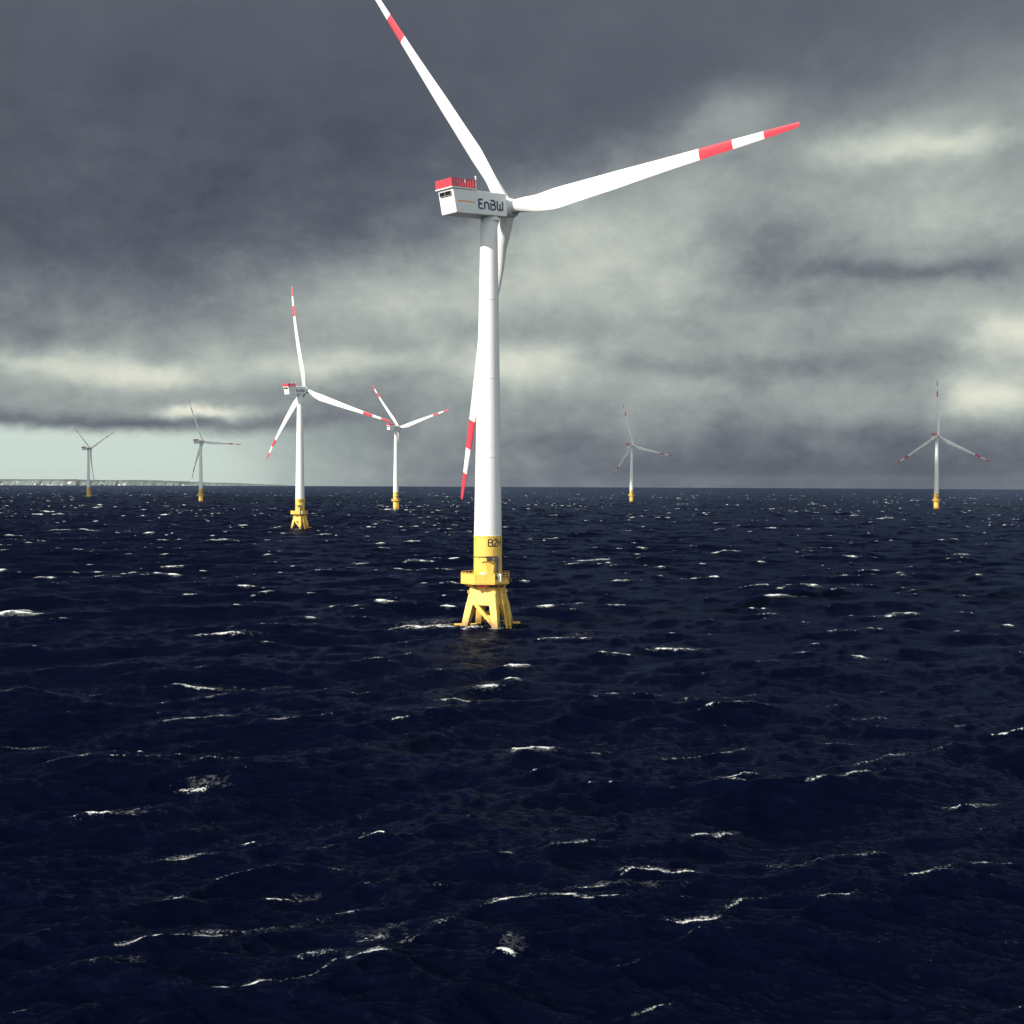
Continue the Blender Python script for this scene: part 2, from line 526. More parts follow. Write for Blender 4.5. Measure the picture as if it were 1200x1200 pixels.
def surface(x, y, dlim):
    """displaced position, breaking foam and spent foam of the sea at rest position x, y"""
    d = np.hypot(x, y)
    att = np.clip(1.25 - d / 5200.0, 0.12, 1).astype(np.float32)
    ca, sa = math.cos(.31), math.sin(.31)
    h, ax, ay = (sample(f_, x, y, LA) * att for f_ in (hA, dxA, dyA))
    near = np.clip((260 - d) / 120.0, 0, 1).astype(np.float32)
    h = h + sample(hB, x, y, LB) * near
    ax = ax + sample(dxB, x, y, LB) * near
    ay = ay + sample(dyB, x, y, LB) * near
    fo, wa = sample(foamA, x, y, LA), sample(washA, x, y, LA)
    gl = 0.5 + 0.5 * np.sin(x / 137.0 + 1.3) * np.cos(y / 211.0 + x / 333.0)
    cs, cb = sample(slopeA, x, y, LA), sample(bendA, x, y, LA)
    off = cs / np.minimum(cb, -1e-3)                     # metres from the crest line
    wd_ = 0.10 + d * 0.0009
    cr = np.maximum(np.exp(-(off / wd_) ** 2), 0.50 * np.exp(-((off - 0.5) / 0.75) ** 2)) * np.clip((-cb / bend_s - 0.45) / 1.2, 0, 1)
    # shorter wavelets carry finer threads close by
    ss_, sb = sample(slopeS, x, y, LA), sample(bendS, x, y, LA)
    of2 = ss_ / np.minimum(sb, -1e-3)
    cr2 = np.exp(-(of2 / (0.06 + d * 0.0006)) ** 2) * np.clip((-sb / bend_t - 0.7) / 1.2, 0, 1) * np.clip((170 - d) / 70, 0, 1)
    cr2 = cr2 * np.clip(sample(gust2, x, y, LA) * 0.6 + 0.35, 0, 1)
    cr = cr * (1 + 0.35 * np.clip((150 - d) / 70, 0, 1))
    cr = np.maximum(cr, cr2 * 0.85)
    cr = (cr * np.clip(sample(gust, x, y, LA) * 0.35 + 0.72, 0.15, 1.2) * np.clip((420 - d) / 330, 0, 1)).astype(np.float32)
    fo = fo * (0.80 + 0.25 * gl)
    fo = fo * np.clip(np.minimum(0.90 + d / 1800.0, 1.38 - d / 8000.0), 0.84, 1.10)
    for (bx, by, ln, dp, bh, st) in BREAKERS:
        u, v = x - bx, y - by
        v = v - u * (0.10 + 0.10 * math.sin(bx)) - 0.35 * dp * np.cos(u / ln * 4 + bx)
        g = np.exp(-np.abs(u / (ln * .52)) ** 3 - (v / (dp * .75)) ** 2).astype(np.float32)
        fo = np.maximum(fo, g * (st * .8))
        g2 = np.exp(-((u - ln * .2) / (ln * .8)) ** 2 - ((v - dp * 1.2) / (dp * 2.2)) ** 2).astype(np.float32)
        wa = np.maximum(wa, g2 * .6)
        h = h + g * bh
    z = h - d * d / (2 * EARTH)
    return x + ax, y + ay, z, fo, wa, cr


# water: rows get wider apart with distance, as a sea needs less detail the farther it is
rows = [24.0]
while rows[-1] < 15500:
    d_ = rows[-1]
    rows.append(d_ + max(0.11, min(d_ * d_ / 30500.0, 0.9 if d_ < 450 else 0.9 + (d_ - 450) * 0.0038)))
rows = np.array(rows)
azs = np.concatenate([np.radians(np.linspace(-180, -34, 80, endpoint=False)), np.radians(np.arange(-34, 34, 0.062)),
                      np.radians(np.linspace(34, 180, 80, endpoint=False))])
rr, aa = np.meshgrid(rows, azs, indexing='ij')
px_, py_, pz_, fo_, wa_, cr_ = surface((rr * np.sin(aa)).ravel(), (rr * np.cos(aa)).ravel(), None)
nr, na = len(rows), len(azs)
co = np.stack([px_, py_, pz_], 1).astype(np.float32)
centre = np.array([[0, 0, 0]], np.float32)
co = np.concatenate([co, centre])
i = np.arange(nr - 1)[:, None] * na
j = np.arange(na)[None, :]
j1 = (j + 1) % na
quads = np.stack([i + j, i + na + j, i + na + j1, i + j1], -1).reshape(-1, 4)[:, ::-1]
tris = np.stack([np.full(na, nr * na), np.arange(na), (np.arange(na) + 1) % na], 1)[:, ::-1]
loops = np.concatenate([quads.ravel(), tris.ravel()]).astype(np.int32)
starts = np.concatenate([np.arange(len(quads)) * 4, len(quads) * 4 + np.arange(na) * 3]).astype(np.int32)
sea_me = bpy.data.meshes.new('sea')
sea_me.vertices.add(len(co))
sea_me.vertices.foreach_set('co', co.ravel())
sea_me.loops.add(len(loops))
sea_me.loops.foreach_set('vertex_index', loops)
sea_me.polygons.add(len(starts))
sea_me.polygons.foreach_set('loop_start', starts)
sea_me.update(calc_edges=True)
sea_me.polygons.foreach_set('use_smooth', np.ones(len(starts), bool))
for nm, arr in (('foam', fo_), ('wash', wa_), ('crest', cr_)):
    at = sea_me.attributes.new(nm, 'FLOAT', 'POINT')
    at.data.foreach_set('value', np.concatenate([arr, [0]]).astype(np.float32))
m, t = mat('sea_water')
geo = t.n('ShaderNodeNewGeometry').outputs['Position']
fa = t.n('ShaderNodeAttribute', attribute_name='foam').outputs['Fac']
wa = t.n('ShaderNodeAttribute', attribute_name='wash').outputs['Fac']
n1 = t.noise(geo, 1.1, 7, 0.68)
n2 = t.noise(geo, 5.0, 5, 0.65)
vor = t.n('ShaderNodeTexVoronoi', feature='DISTANCE_TO_EDGE')
vor.inputs['Scale'].default_value = 1.6
wv = t.n('ShaderNodeVectorMath', operation='ADD')
t.link(geo, wv.inputs[0])
dn = t.noise(geo, 0.9, 4, 0.6)
dv = t.n('ShaderNodeVectorMath', operation='SCALE')
t.link(dn.outputs['Color'], dv.inputs[0])
dv.inputs['Scale'].default_value = 1.6
t.link(dv.outputs[0], wv.inputs[1])
t.link(wv.outputs[0], vor.inputs['Vector'])
lace = t.ss(vor.outputs['Distance'], 0.0, 0.16, 1.0, 0.0)
brk = t.m('ADD', fa, t.m('MULTIPLY', t.m('SUBTRACT', n1.outputs[0], 0.5), 2.0))
brk = t.m('ADD', brk, t.m('MULTIPLY', t.m('SUBTRACT', n2.outputs[0], 0.5), 1.5))
crest = t.ss(brk, 0.74, 1.15)
sp = t.m('ADD', t.m('MULTIPLY', wa, 0.9), t.m('MULTIPLY', t.m('SUBTRACT', n1.outputs[0], 0.55), 1.5))
sp = t.m('MULTIPLY', t.ss(sp, 0.25, 0.9), t.m('ADD', t.m('MULTIPLY', lace, 0.5), t.m('MULTIPLY', t.ss(n2.outputs[0], 0.5, 0.7), 0.35)))
# filaments of old foam strung along the crests
ca = t.n('ShaderNodeAttribute', attribute_name='crest').outputs['Fac']
mp = t.n('ShaderNodeMapping')
t.link(geo, mp.inputs[0])
mp.inputs['Rotation'].default_value = (0, 0, R(-20))
mp.inputs['Scale'].default_value = (0.42, 1.0, 0.8)
n4 = t.noise(geo, 0.16, 4, 0.6)
thr = t.m('ADD', ca, t.m('MULTIPLY', t.m('SUBTRACT', n4.outputs[0], 0.5), 1.5))
thr = t.m('ADD', thr, t.m('MULTIPLY', t.m('SUBTRACT', n1.outputs[0], 0.5), 1.2))
n5 = t.noise(geo, 11.0, 4, 0.7)
thr = t.m('ADD', thr, t.m('MULTIPLY', t.m('SUBTRACT', n2.outputs[0], 0.5), 2.6))
thr = t.m('ADD', thr, t.m('MULTIPLY', t.m('SUBTRACT', n5.outputs[0], 0.5), 1.8))
thr = t.m('MULTIPLY', t.ss(thr, 0.64, 1.70), t.ss(ca, 0.06, 0.30))
foamf = t.m('MAXIMUM', t.m('MAXIMUM', crest, t.m('MULTIPLY', sp, 0.55)), t.m('MULTIPLY', thr, 0.9))
rp = t.noise(mp.outputs[0], 2.2, 8, 0.68)
bmp = t.n('ShaderNodeBump')
bmp.inputs['Strength'].default_value = 0.6
bmp.inputs['Distance'].default_value = 0.35
t.link(rp.outputs[0], bmp.inputs['Height'])
deep = t.n('ShaderNodeBsdfDiffuse')
deep.inputs[0].default_value = (0.0011, 0.0020, 0.0090, 1)
gl = t.n('ShaderNodeBsdfGlossy')
gl.inputs['Color'].default_value = (0.48, 0.63, 1.0, 1)
gl.inputs['Roughness'].default_value = 0.14
t.link(bmp.outputs[0], gl.inputs['Normal'])
lw = t.n('ShaderNodeLayerWeight')
t.link(bmp.outputs[0], lw.inputs['Normal'])
fr = t.m('ADD', 0.004, t.m('MULTIPLY', t.m('POWER', lw.outputs['Facing'], 5.0), 0.27))
wp = t.n('ShaderNodeMixShader')
t.link(fr, wp.inputs[0])
t.link(deep.outputs[0], wp.inputs[1])
t.link(gl.outputs[0], wp.inputs[2])
fp = t.n('ShaderNodeBsdfDiffuse')
fp.inputs[0].default_value = (0.80, 0.81, 0.76, 1)
mx = t.n('ShaderNodeMixShader')
t.link(foamf, mx.inputs[0])
t.link(wp.outputs[0], mx.inputs[1])
t.link(fp.outputs[0], mx.inputs[2])
o = t.n('ShaderNodeOutputMaterial')
t.link(mx.outputs[0], o.inputs[0])
sea_me.materials.append(m)
tag(obj('sea', sea_me), kind='structure')
del co, quads, tris, loops, starts, rr, aa

# ------------------------------------------------------------------ chalk coast beyond the horizon
m, t = mat('chalk_coast')
tc = t.n('ShaderNodeTexCoord').outputs['Object']
g_ = t.n('ShaderNodeNewGeometry')
sx = t.n('ShaderNodeSeparateXYZ')
t.link(g_.outputs['Normal'], sx.inputs[0])
sx2 = t.n('ShaderNodeSeparateXYZ')
t.link(tc, sx2.inputs[0])
n1 = t.noise(t.xyz(sx2.outputs[0], 0.0, t.m('MULTIPLY', sx2.outputs[2], 1.5)), 0.0045, 5, 0.65)
n2 = t.noise(tc, 0.02, 5, 0.6)
white = t.m('ADD', n1.outputs[0], t.m('MULTIPLY', t.m('SUBTRACT', n2.outputs[0], 0.5), 0.3))
white = t.m('MULTIPLY', t.ss(white, 0.545, 0.59), t.ss(sx.outputs[2], 0.55, 0.8, 1.0, 0.0))
white = t.m('MULTIPLY', white, t.ss(sx2.outputs[0], -5200, -3900, 1.0, 0.15))
cc = t.mix(white, t.mix(n2.outputs[0], (0.11, 0.14, 0.13), (0.17, 0.19, 0.18)), (0.82, 0.80, 0.74))  # woodland tones greyed: part of the distance haze is in the colour
p = t.n('ShaderNodeBsdfPrincipled')
t.link(cc, p.inputs['Base Color'])
p.inputs['Roughness'].default_value = 0.9
o = t.n('ShaderNodeOutputMaterial')
t.link(p.outputs[0], o.inputs[0])
xs = np.linspace(-12500, -2600, 300)
rg = np.random.default_rng(3)
prof = np.zeros_like(xs)
for kq in range(1, 26):
    prof += np.sin(xs / 9900 * 2 * np.pi * kq + rg.uniform(0, 6.3)) * rg.uniform(.3, 1) / kq ** 0.9
prof = (prof - prof.min()) / (prof.max() - prof.min())
top = 12 + 24 * prof
env = np.clip((-3400 - xs) / 2200, 0, 1) ** 0.7
hgt = np.maximum(-45 + (top + 45) * env, -46)
jag = np.cumsum(rg.standard_normal(len(xs))) * 22
jag -= np.linspace(jag[0], jag[-1], len(xs))
bm = bmesh.new()
grid = []
for ix, xx in enumerate(xs):
    hh = hgt[ix]
    steep = 0.5 + 0.5 * math.sin(ix * .37) * math.sin(ix * .083 + 1)
    lst = []
    for (fy, fz) in ((0, -0.02), (5 + 30 * steep, 0.30), (9 + 60 * steep, 0.62), (16 + 110 * steep, 0.86), (700, 1.0), (1800, 1.05), (2500, 0.0)):
        lst.append(bm.verts.new((xx, 17000 - (xx + 7000) * 0.05 + jag[ix] + fy, -48 + (hh + 48) * fz + rg.standard_normal() * (4 if fz > .2 else 0) * env[ix])))
    grid.append(lst)
for a, b in zip(grid, grid[1:]):
    for k in range(6):
        bm.faces.new((a[k], b[k], b[k + 1], a[k + 1]))
tag(obj('hills', finish(bm, 'hills', m)), kind='structure')


# ------------------------------------------------------------------ wind turbine parts (meshes shared by all turbines)
def blade_mesh(L, bend):
    """x = span, y = leading edge side, z = downwind"""
    st = [(0.0, 2.5, 1.0, 0), (0.02, 2.5, 1.0, 0), (0.045, 2.5, .98, 14), (0.08, 2.85, .72, 16), (0.12, 3.05, .50, 15), (0.16, 3.45, .38, 14), (0.19, 3.72, .32, 13), (0.21, 3.76, .30, 12),
          (0.26, 3.55, .28, 11), (0.33, 3.25, .26, 9), (0.42, 2.98, .24, 7), (0.52, 2.48, .22, 5.5), (0.62, 2.05, .21, 4), (0.66, 1.92, .20, 3.5),
          (0.706, 1.78, .20, 2.8), (0.76, 1.60, .19, 2.2), (0.808, 1.45, .19, 1.5), (0.85, 1.31, .18, 1), (0.900, 1.14, .18, .5), (0.95, .95, .18, 0), (0.98, .82, .18, 0),
          (0.993, .70, .18, 0), (1.0, .42, .2, 0)]
    bm = bmesh.new()
    n = 26
    rings = []
    for (tt, c, th, tw) in st:
        rnd = min(1.0, max(0.0, (0.12 - tt) / 0.09))        # root is round
        rnd = rnd * rnd * (3 - 2 * rnd)
        ring = []
        for k in range(n):
            a = 2 * math.pi * k / n
            xc = 0.5 - 0.5 * math.cos(a)
            yt = 5 * th * (0.2969 * math.sqrt(xc) - 0.126 * xc - 0.3516 * xc ** 2 + 0.2843 * xc ** 3 - 0.1036 * xc ** 4) * (1 if math.sin(a) >= 0 else -1)
            y_a, z_a = (0.32 - xc) * c, yt * c
            y_c, z_c = math.cos(a) * c / 2, math.sin(a) * c / 2
            y, z = y_a * (1 - rnd) + y_c * rnd, z_a * (1 - rnd) + z_c * rnd
            ct, s_ = math.cos(R(tw)), math.sin(R(tw))
            y, z = y * ct + z * s_, -y * s_ + z * ct
            ring.append(bm.verts.new((tt * L, y, z - bend * tt * tt)))
        rings.append(ring)
    for i_, (a, b) in enumerate(zip(rings, rings[1:])):
        mid = (st[i_][0] + st[i_ + 1][0]) / 2
        red = 0.706 < mid < 0.808 or mid > 0.900
        for k in range(n):
            f = bm.faces.new((a[k], a[(k + 1) % n], b[(k + 1) % n], b[k]))
            f.material_index = 1 if red else 0
    bm.faces.new(rings[0][::-1])
    bm.faces.new(rings[-1]).material_index = 1
    return finish(bm, 'blade', [M_WHITE, M_RED], 50)


MESH = {}


def shared(key, fn):
    if key not in MESH:
        MESH[key] = fn()
    return MESH[key]


def nacelle_mesh():
    # x right, y upwind, z up, origin on the tower axis
    bm = bmesh.new()
    sec = [(-10.2, 2.05, 2.15, 0.0), (2.5, 2.05, 2.15, 0.0)]
    pr = [(-10.35, 2.1), (2.55, 2.1), (2.55, -2.0), (-9.75, -2.08)]
    fa_ = [[bm.verts.new((sx_ * 2.0, y, z)) for (y, z) in pr] for sx_ in (-1, 1)]
    bm.faces.new(fa_[0])
    bm.faces.new(fa_[1][::-1])
    for k in range(len(pr)):
        bm.faces.new((fa_[0][k], fa_[0][(k + 1) % len(pr)], fa_[1][(k + 1) % len(pr)], fa_[1][k]))
    bmesh.ops.recalc_face_normals(bm, faces=bm.faces)
    bmesh.ops.bevel(bm, geom=[e for e in bm.edges], offset=0.16, segments=3, profile=0.5, affect='EDGES')
    # panel joints standing just proud of the shell
    for y in (-6.2, -2.0):
        for sx_ in (-1, 1):
            box(bm, (sx_ * 2.005, y, 0.0), (0.03, 0.06, 3.4))
    # roof hatch and cooler rail ahead of the hoist deck
    box(bm, (0, -1.2, 2.18), (1.6, 1.4, 0.2), bev=0.05)
    box(bm, (0.9, 1.2, 2.2), (0.7, 0.9, 0.24), bev=0.05)
    for y in (-8.2, -4.1, 0.4):
        box(bm, (2.0, y, -1.35), (0.035, 0.9, 0.5))
    # yaw skirt
    lathe(bm, [(1.72, -2.75), (1.72, -1.98)], 32)
    return finish(bm, 'nacelle', M_NAC)


def deck_mesh():
    bm = bmesh.new()
    box(bm, (0, -7.75, 2.22), (4.5, 5.9, 0.22), bev=0.04)
    return finish(bm, 'hoist_deck', M_WHITE)


def railing_mesh():
    bm = bmesh.new()
    y0, y1, z0, h = -10.6, -4.95, 2.33, 1.48
    # back panel: nearly closed sheeting with shallow ribs
    box(bm, (0, y0, z0 + h / 2), (4.3, 0.06, h))
    for k in range(9):
        box(bm, (-2.1 + 4.2 * k / 8, y0 - 0.05, z0 + h / 2), (0.07, 0.08, h - .02))
    for sx_ in (-1, 1):
        x = sx_ * 2.15
        n = 9
        for k in range(n):
            ya = y0 + 0.05 + (y1 - y0) * k / n
            yb = ya + (y1 - y0) / n * 0.64
            box(bm, (x, (ya + yb) / 2, z0 + h / 2), (0.05, yb - ya, h - .06))
        box(bm, (x, (y0 + y1) / 2, z0 + h), (0.11, y1 - y0 + 0.1, 0.09))
        box(bm, (x, (y0 + y1) / 2, z0 + 0.06), (0.11, y1 - y0 + 0.1, 0.12))
    box(bm, (0, y1, z0 + h), (4.3, 0.09, 0.09))
    box(bm, (0, y1, z0 + h * .5), (4.3, 0.07, 0.07))
    for k in range(7):
        box(bm, (-2.1 + 4.2 * k / 6, y1, z0 + h / 2), (0.07, 0.07, h))
    return finish(bm, 'hoist_railing', M_RED)


def window_mesh():
    bm = bmesh.new()
    # frame bars and two panes on the rear face
    for (x, z, sx_, sz) in ((0, 1.72, 3.04, .06), (0, 0.97, 3.04, .06), (-1.5, 1.345, .06, .69), (-.1, 1.345, .07, .69), (1.5, 1.345, .06, .69)):
        box(bm, (x, 0, z), (sx_, 0.10, sz))
    return finish(bm, 'window', M_GREY)


def pane_mesh():
    bm = bmesh.new()
    box(bm, (-.8025, 0.02, 1.345), (1.335, 0.06, .69))
    box(bm, (.7025, 0.02, 1.345), (1.535, 0.06, .69))
    return finish(bm, 'pane', M_GLASS)


def letters_mesh():
    """company lettering on the right flank: u runs from the rear to the front"""
    bm = bmesh.new()
    for side in (1,):
        fm = lambda u, v, h: (2.012 + h, u, v)
        u0 = -4.45
        wd = 0.43
        E = [(1.2, 2.05), (0.55, 2.05)] + arc(.45, 1.65, .40, 100, 165) + arc(.45, 1.5, .35, 200, 260) + [(0.6, 1.12), (1.0, 1.12)]
        E2 = [(0.6, 1.12)] + arc(.45, .72, .40, 110, 175) + arc(.45, .5, .40, 185, 262) + [(0.6, .08), (1.3, .08)]
        nn = [(0, 0), (0, 1.35), (0.25, 1.48)] + arc(.72, 1.02, .46, 88, 8) + [(1.18, 0)]
        Bt = [(0.0, 2.05), (0.75, 2.05)] + arc(.8, 1.63, .42, 80, -70) + [(0.35, 1.18)]
        Bb = [(0.0, 1.5), (0.0, .06), (0.7, .06)] + arc(.80, .60, .54, -75, 70) + [(0.35, 1.16)]
        W = [(0, 2.1), (0, .62)] + arc(.40, .48, .40, 185, 275) + [(.62, .16), (.78, .45), (.78, 1.5)]
        W2 = [(.78, .45), (.95, .16)] + arc(1.18, .48, .40, 265, 360) + [(1.58, 2.1)]
        sc = 0.80
        for strokes, off in (((E, E2), 0.0), ((nn,), 1.75), ((Bt, Bb), 3.55), ((W, W2), 5.45)):
            for st in strokes:
                stroke(bm, [(u0 + (p_[0] + off) * sc * 1.05, -1.05 + p_[1] * sc) for p_ in st], wd * sc, 0.022, fm)
    return finish(bm, 'lettering', M_BLUE)


def stripe_mesh():
    bm = bmesh.new()
    for side in (1,):
        box(bm, (side * 2.015, -7.3, 0.0), (0.028, 4.0, 0.22))
    return finish(bm, 'stripe', M_ORANGE)


def mast_mesh(x):
    bm = bmesh.new()
    tube(bm, [(x, -4.55, 2.1), (x, -4.55, 4.3)], 0.05, 6)
    box(bm, (x, -4.55, 4.1), (0.5, 0.07, 0.07))
    tube(bm, [(x, -4.55, 4.3), (x, -4.55, 4.62)], 0.17, 8)
    return finish(bm, 'instrument_mast', M_WHITE)


def hub_mesh(over):
    bm = bmesh.new()
    bmesh.ops.create_uvsphere(bm, u_segments=32, v_segments=16, radius=1.0)
    for v in bm.verts:
        x, y, z = v.co
        if z > 0:
            v.co = (x * 1.85, over + z * 2.3, y * 1.85)
        else:
            v.co = (x * 1.85, over + z * 1.9, y * 1.85)
    for v in bm.verts:                                    # straight barrel behind the nose
        y = v.co.y - over
        if y < 0:
            r = math.hypot(v.co.x, v.co.z)
            if r > 0.5:
                s_ = (1.85 - 0.12 * (-y)) / r
                v.co.x *= s_
                v.co.z *= s_
    n0 = len(bm.verts)
    bmesh.ops.create_cone(bm, cap_ends=True, segments=32, radius1=1.45, radius2=1.45, depth=2.2,
                          matrix=Matrix.Translation((0, 2.45 + 0.6, 0)) @ Matrix.Rotation(R(90), 4, 'X'))
    return finish(bm, 'hub', M_NAC, 40)


def tower_mesh(zt):
    bm = bmesh.new()
    prof = []
    z0 = 16.8
    for k in range(0, 13):
        q = k / 12
        prof.append((2.52 - (2.52 - 1.52) * (q ** 1.05), z0 + (zt - z0) * q))
        if k in (3, 6, 9):
            r_, z_ = prof[-1]
            prof += [(r_ + .05, z_), (r_ + .05, z_ + .16), (r_, z_ + .12)]
    lathe(bm, prof, 56)
    return finish(bm, 'tower', M_WHITE, 35)


def neck_mesh(zb):
    bm = bmesh.new()
    prof = [(2.56, zb), (2.56, 11.4), (2.60, 11.4), (2.60, 11.55), (2.56, 11.55), (2.56, 16.55), (2.62, 16.55), (2.62, 16.78), (2.5, 16.8)]
    lathe(bm, prof, 56)
    return finish(bm, 'transition_piece', M_YEL, 35)


def marking_mesh(a0):
    """B2H, painted round the upper yellow section"""
    bm = bmesh.new()
    rad = 2.565
    fm = lambda u, v, h: ((rad + h) * math.sin(a0 + u / rad), -(rad + h) * math.cos(a0 + u / rad), v)

    def sub(pl):
        out = []
        for (p0, p1) in zip(pl, pl[1:]):
            for q in range(4):
                out.append((p0[0] + (p1[0] - p0[0]) * q / 4, p0[1] + (p1[1] - p0[1]) * q / 4))
        return out + [pl[-1]]
    Bl = [[(0, 0), (0, 1.2)], [(0, 1.2), (.55, 1.2), (.72, 1.05), (.72, .75), (.58, .62), (0, .62)], [(.58, .62), (.76, .48), (.76, .14), (.6, 0), (0, 0)]]
    Tw = [[(0, .95), (.1, 1.15), (.3, 1.22), (.55, 1.15), (.66, .95), (.6, .7), (.1, .15), (.02, 0), (.72, 0)]]
    Hh = [[(0, 0), (0, 1.2)], [(.72, 0), (.72, 1.2)], [(0, .62), (.72, .62)]]
    for ltr, off in ((Bl, 0), (Tw, 1.0), (Hh, 1.95)):
        for pl in ltr:
            stroke(bm, [(p_[0] + off, 14.95 + p_[1]) for p_ in sub(pl)], 0.2, 0.02, fm)
    return finish(bm, 'marking', M_BLACK)


def octo(r, n=8, off=0.5):
    return [(r * math.cos(2 * math.pi * (k + off) / n), r * math.sin(2 * math.pi * (k + off) / n)) for k in range(n)]


def platform_mesh(r, z, ox=0.0):
    bm = bmesh.new()
    pts_ = octo(r)
    a = [bm.verts.new((x + ox, y, z)) for x, y in pts_]
    b = [bm.verts.new((x + ox, y, z + 0.35)) for x, y in pts_]
    bm.faces.new(a[::-1])
    bm.faces.new(b)
    for k in range(8):
        bm.faces.new((a[k], a[(k + 1) % 8], b[(k + 1) % 8], b[k]))
    for k in range(8):            # knee brackets under the deck
        x, y = octo(1.0, 8, 0.0)[k]
        beam(bm, (x * 2.5, y * 2.5, z - 1.0), (x * (r - .6) + ox, y * (r - .6), z + 0.02), .22, .3)
    return finish(bm, 'platform', M_YELD)


def fence_mesh(r, z, ox=0.0, closed=()):
    bm = bmesh.new()
    pts_ = octo(r - 0.08)
    for k in range(8):
        p0, p1 = Vector((pts_[k][0] + ox, pts_[k][1], 0)), Vector((pts_[(k + 1) % 8][0] + ox, pts_[(k + 1) % 8][1], 0))
        for hz in (0.6, 1.15, 1.6):
            tube(bm, [p0 + Vector((0, 0, z + hz)), p1 + Vector((0, 0, z + hz))], 0.055, 6)
        nn = 4
        for q in range(nn):
            pp = p0.lerp(p1, q / nn)
            tube(bm, [pp + Vector((0, 0, z)), pp + Vector((0, 0, z + 1.6))], 0.06, 6)
        dv_ = (p1 - p0).normalized()
        hgt_ = 1.45 if k in closed else 0.45
        beam(bm, p0 + Vector((0, 0, z + hgt_ / 2)), p1 + Vector((0, 0, z + hgt_ / 2)), 0.05, hgt_, side=(-dv_.y, dv_.x, 0))
    return finish(bm, 'railing', M_YEL)


def crane_mesh():
    bm = bmesh.new()
    x, y = 1.7, -3.5
    tube(bm, [(x, y, 8.4), (x, y, 12.6)], 0.28, 10, r2=0.22)
    box(bm, (x - .02, y, 12.55), (0.85, 0.6, 0.9), bev=.06)
    box(bm, (x + .08, y - .1, 11.2), (0.5, 0.55, 1.5), bev=.05)
    beam(bm, (x + .2, y, 13.0), (x - 2.0, y, 13.0), .34, .42, .28, .34)
    beam(bm, (x - 2.0, y, 13.02), (x - 4.3, y, 13.06), .2, .22, .14, .16)
    beam(bm, (x - .2, y, 12.3), (x - 1.4, y, 12.8), .24, .24)
    box(bm, (x - 1.35, y, 12.62), (0.9, 0.42, 0.62), bev=.05)
    tube(bm, [(x - 3.2, y, 12.95), (x - 3.2, y, 12.3)], 0.04, 5)
    return finish(bm, 'crane', M_DARK)


def cabinet_mesh():
    bm = bmesh.new()
    box(bm, (0.55, -3.3, 10.0), (1.35, 1.0, 3.1), bev=.05)
    box(bm, (0.55, -3.83, 9.9), (1.05, .04, 2.3))
    return finish(bm, 'cabinet', M_YELD)


def crate_mesh(c, sz, bv):
    bm = bmesh.new()
    box(bm, c, sz, bev=bv)
    return finish(bm, 'life_raft_box', M_WHITE)


def float_mesh():
    bm = bmesh.new()
    tube(bm, [(-1.6, -3.75, 7.86), (0.05, -3.75, 7.86)], 0.27, 12)
    return finish(bm, 'buoyancy_roll', M_RED)


WINCH = [(-2.3, -3.4, .5), (.75, -3.6, .55), (1.6, -3.3, .4), (2.6, -2.6, .5)]


def winch_mesh(x, y, s_):
    bm = bmesh.new()
    box(bm, (x, y, 7.8), (s_, .5, .5), bev=.05)
    tube(bm, [(x - s_ * .7, y, 7.75), (x + s_ * .7, y, 7.75)], .12, 8)
    return finish(bm, 'winch', M_DARK)


def davit_mesh():
    bm = bmesh.new()
    tube(bm, [(4.0, -1.6, 8.4), (4.0, -1.6, 9.8), (4.75, -1.9, 9.8)], .08, 6)
    box(bm, (4.1, -1.6, 8.75), (.7, .6, .55), bev=.06)
    return finish(bm, 'davit', M_DARK)


JROT = R(22)


def corner(k, r, z):
    """corner k of the square jacket: 0 front, 1 right, 2 back, 3 left"""
    a = JROT + k * math.pi / 2
    return Vector((r * math.sin(a), -r * math.cos(a), z))


def jr(z):
    return 3.35 + (8.0 - z) * 0.232


def skirt_mesh():
    """square tapered transition piece"""
    bm = bmesh.new()
    zs = [4.25, 8.15]
    rings = [[bm.verts.new(corner(k, jr(z), z)) for k in range(4)] for z in zs]
    bm.faces.new(rings[0][::-1])
    bm.faces.new(rings[1])
    for k in range(4):
        bm.faces.new((rings[0][k], rings[0][(k + 1) % 4], rings[1][(k + 1) % 4], rings[1][k]))
    bmesh.ops.recalc_face_normals(bm, faces=bm.faces)
    bmesh.ops.bevel(bm, geom=[e for e in bm.edges], offset=0.12, segments=2, affect='EDGES')
    # collar between skirt and column
    lathe(bm, [(2.9, 8.1), (2.75, 8.9)], 40)
    # lifting lugs
    for k in range(4):
        c_ = corner(k, jr(6.6) + .08, 6.6)
        box(bm, c_, (.3, .3, .5), bev=.04)
    return finish(bm, 'skirt', M_YEL)


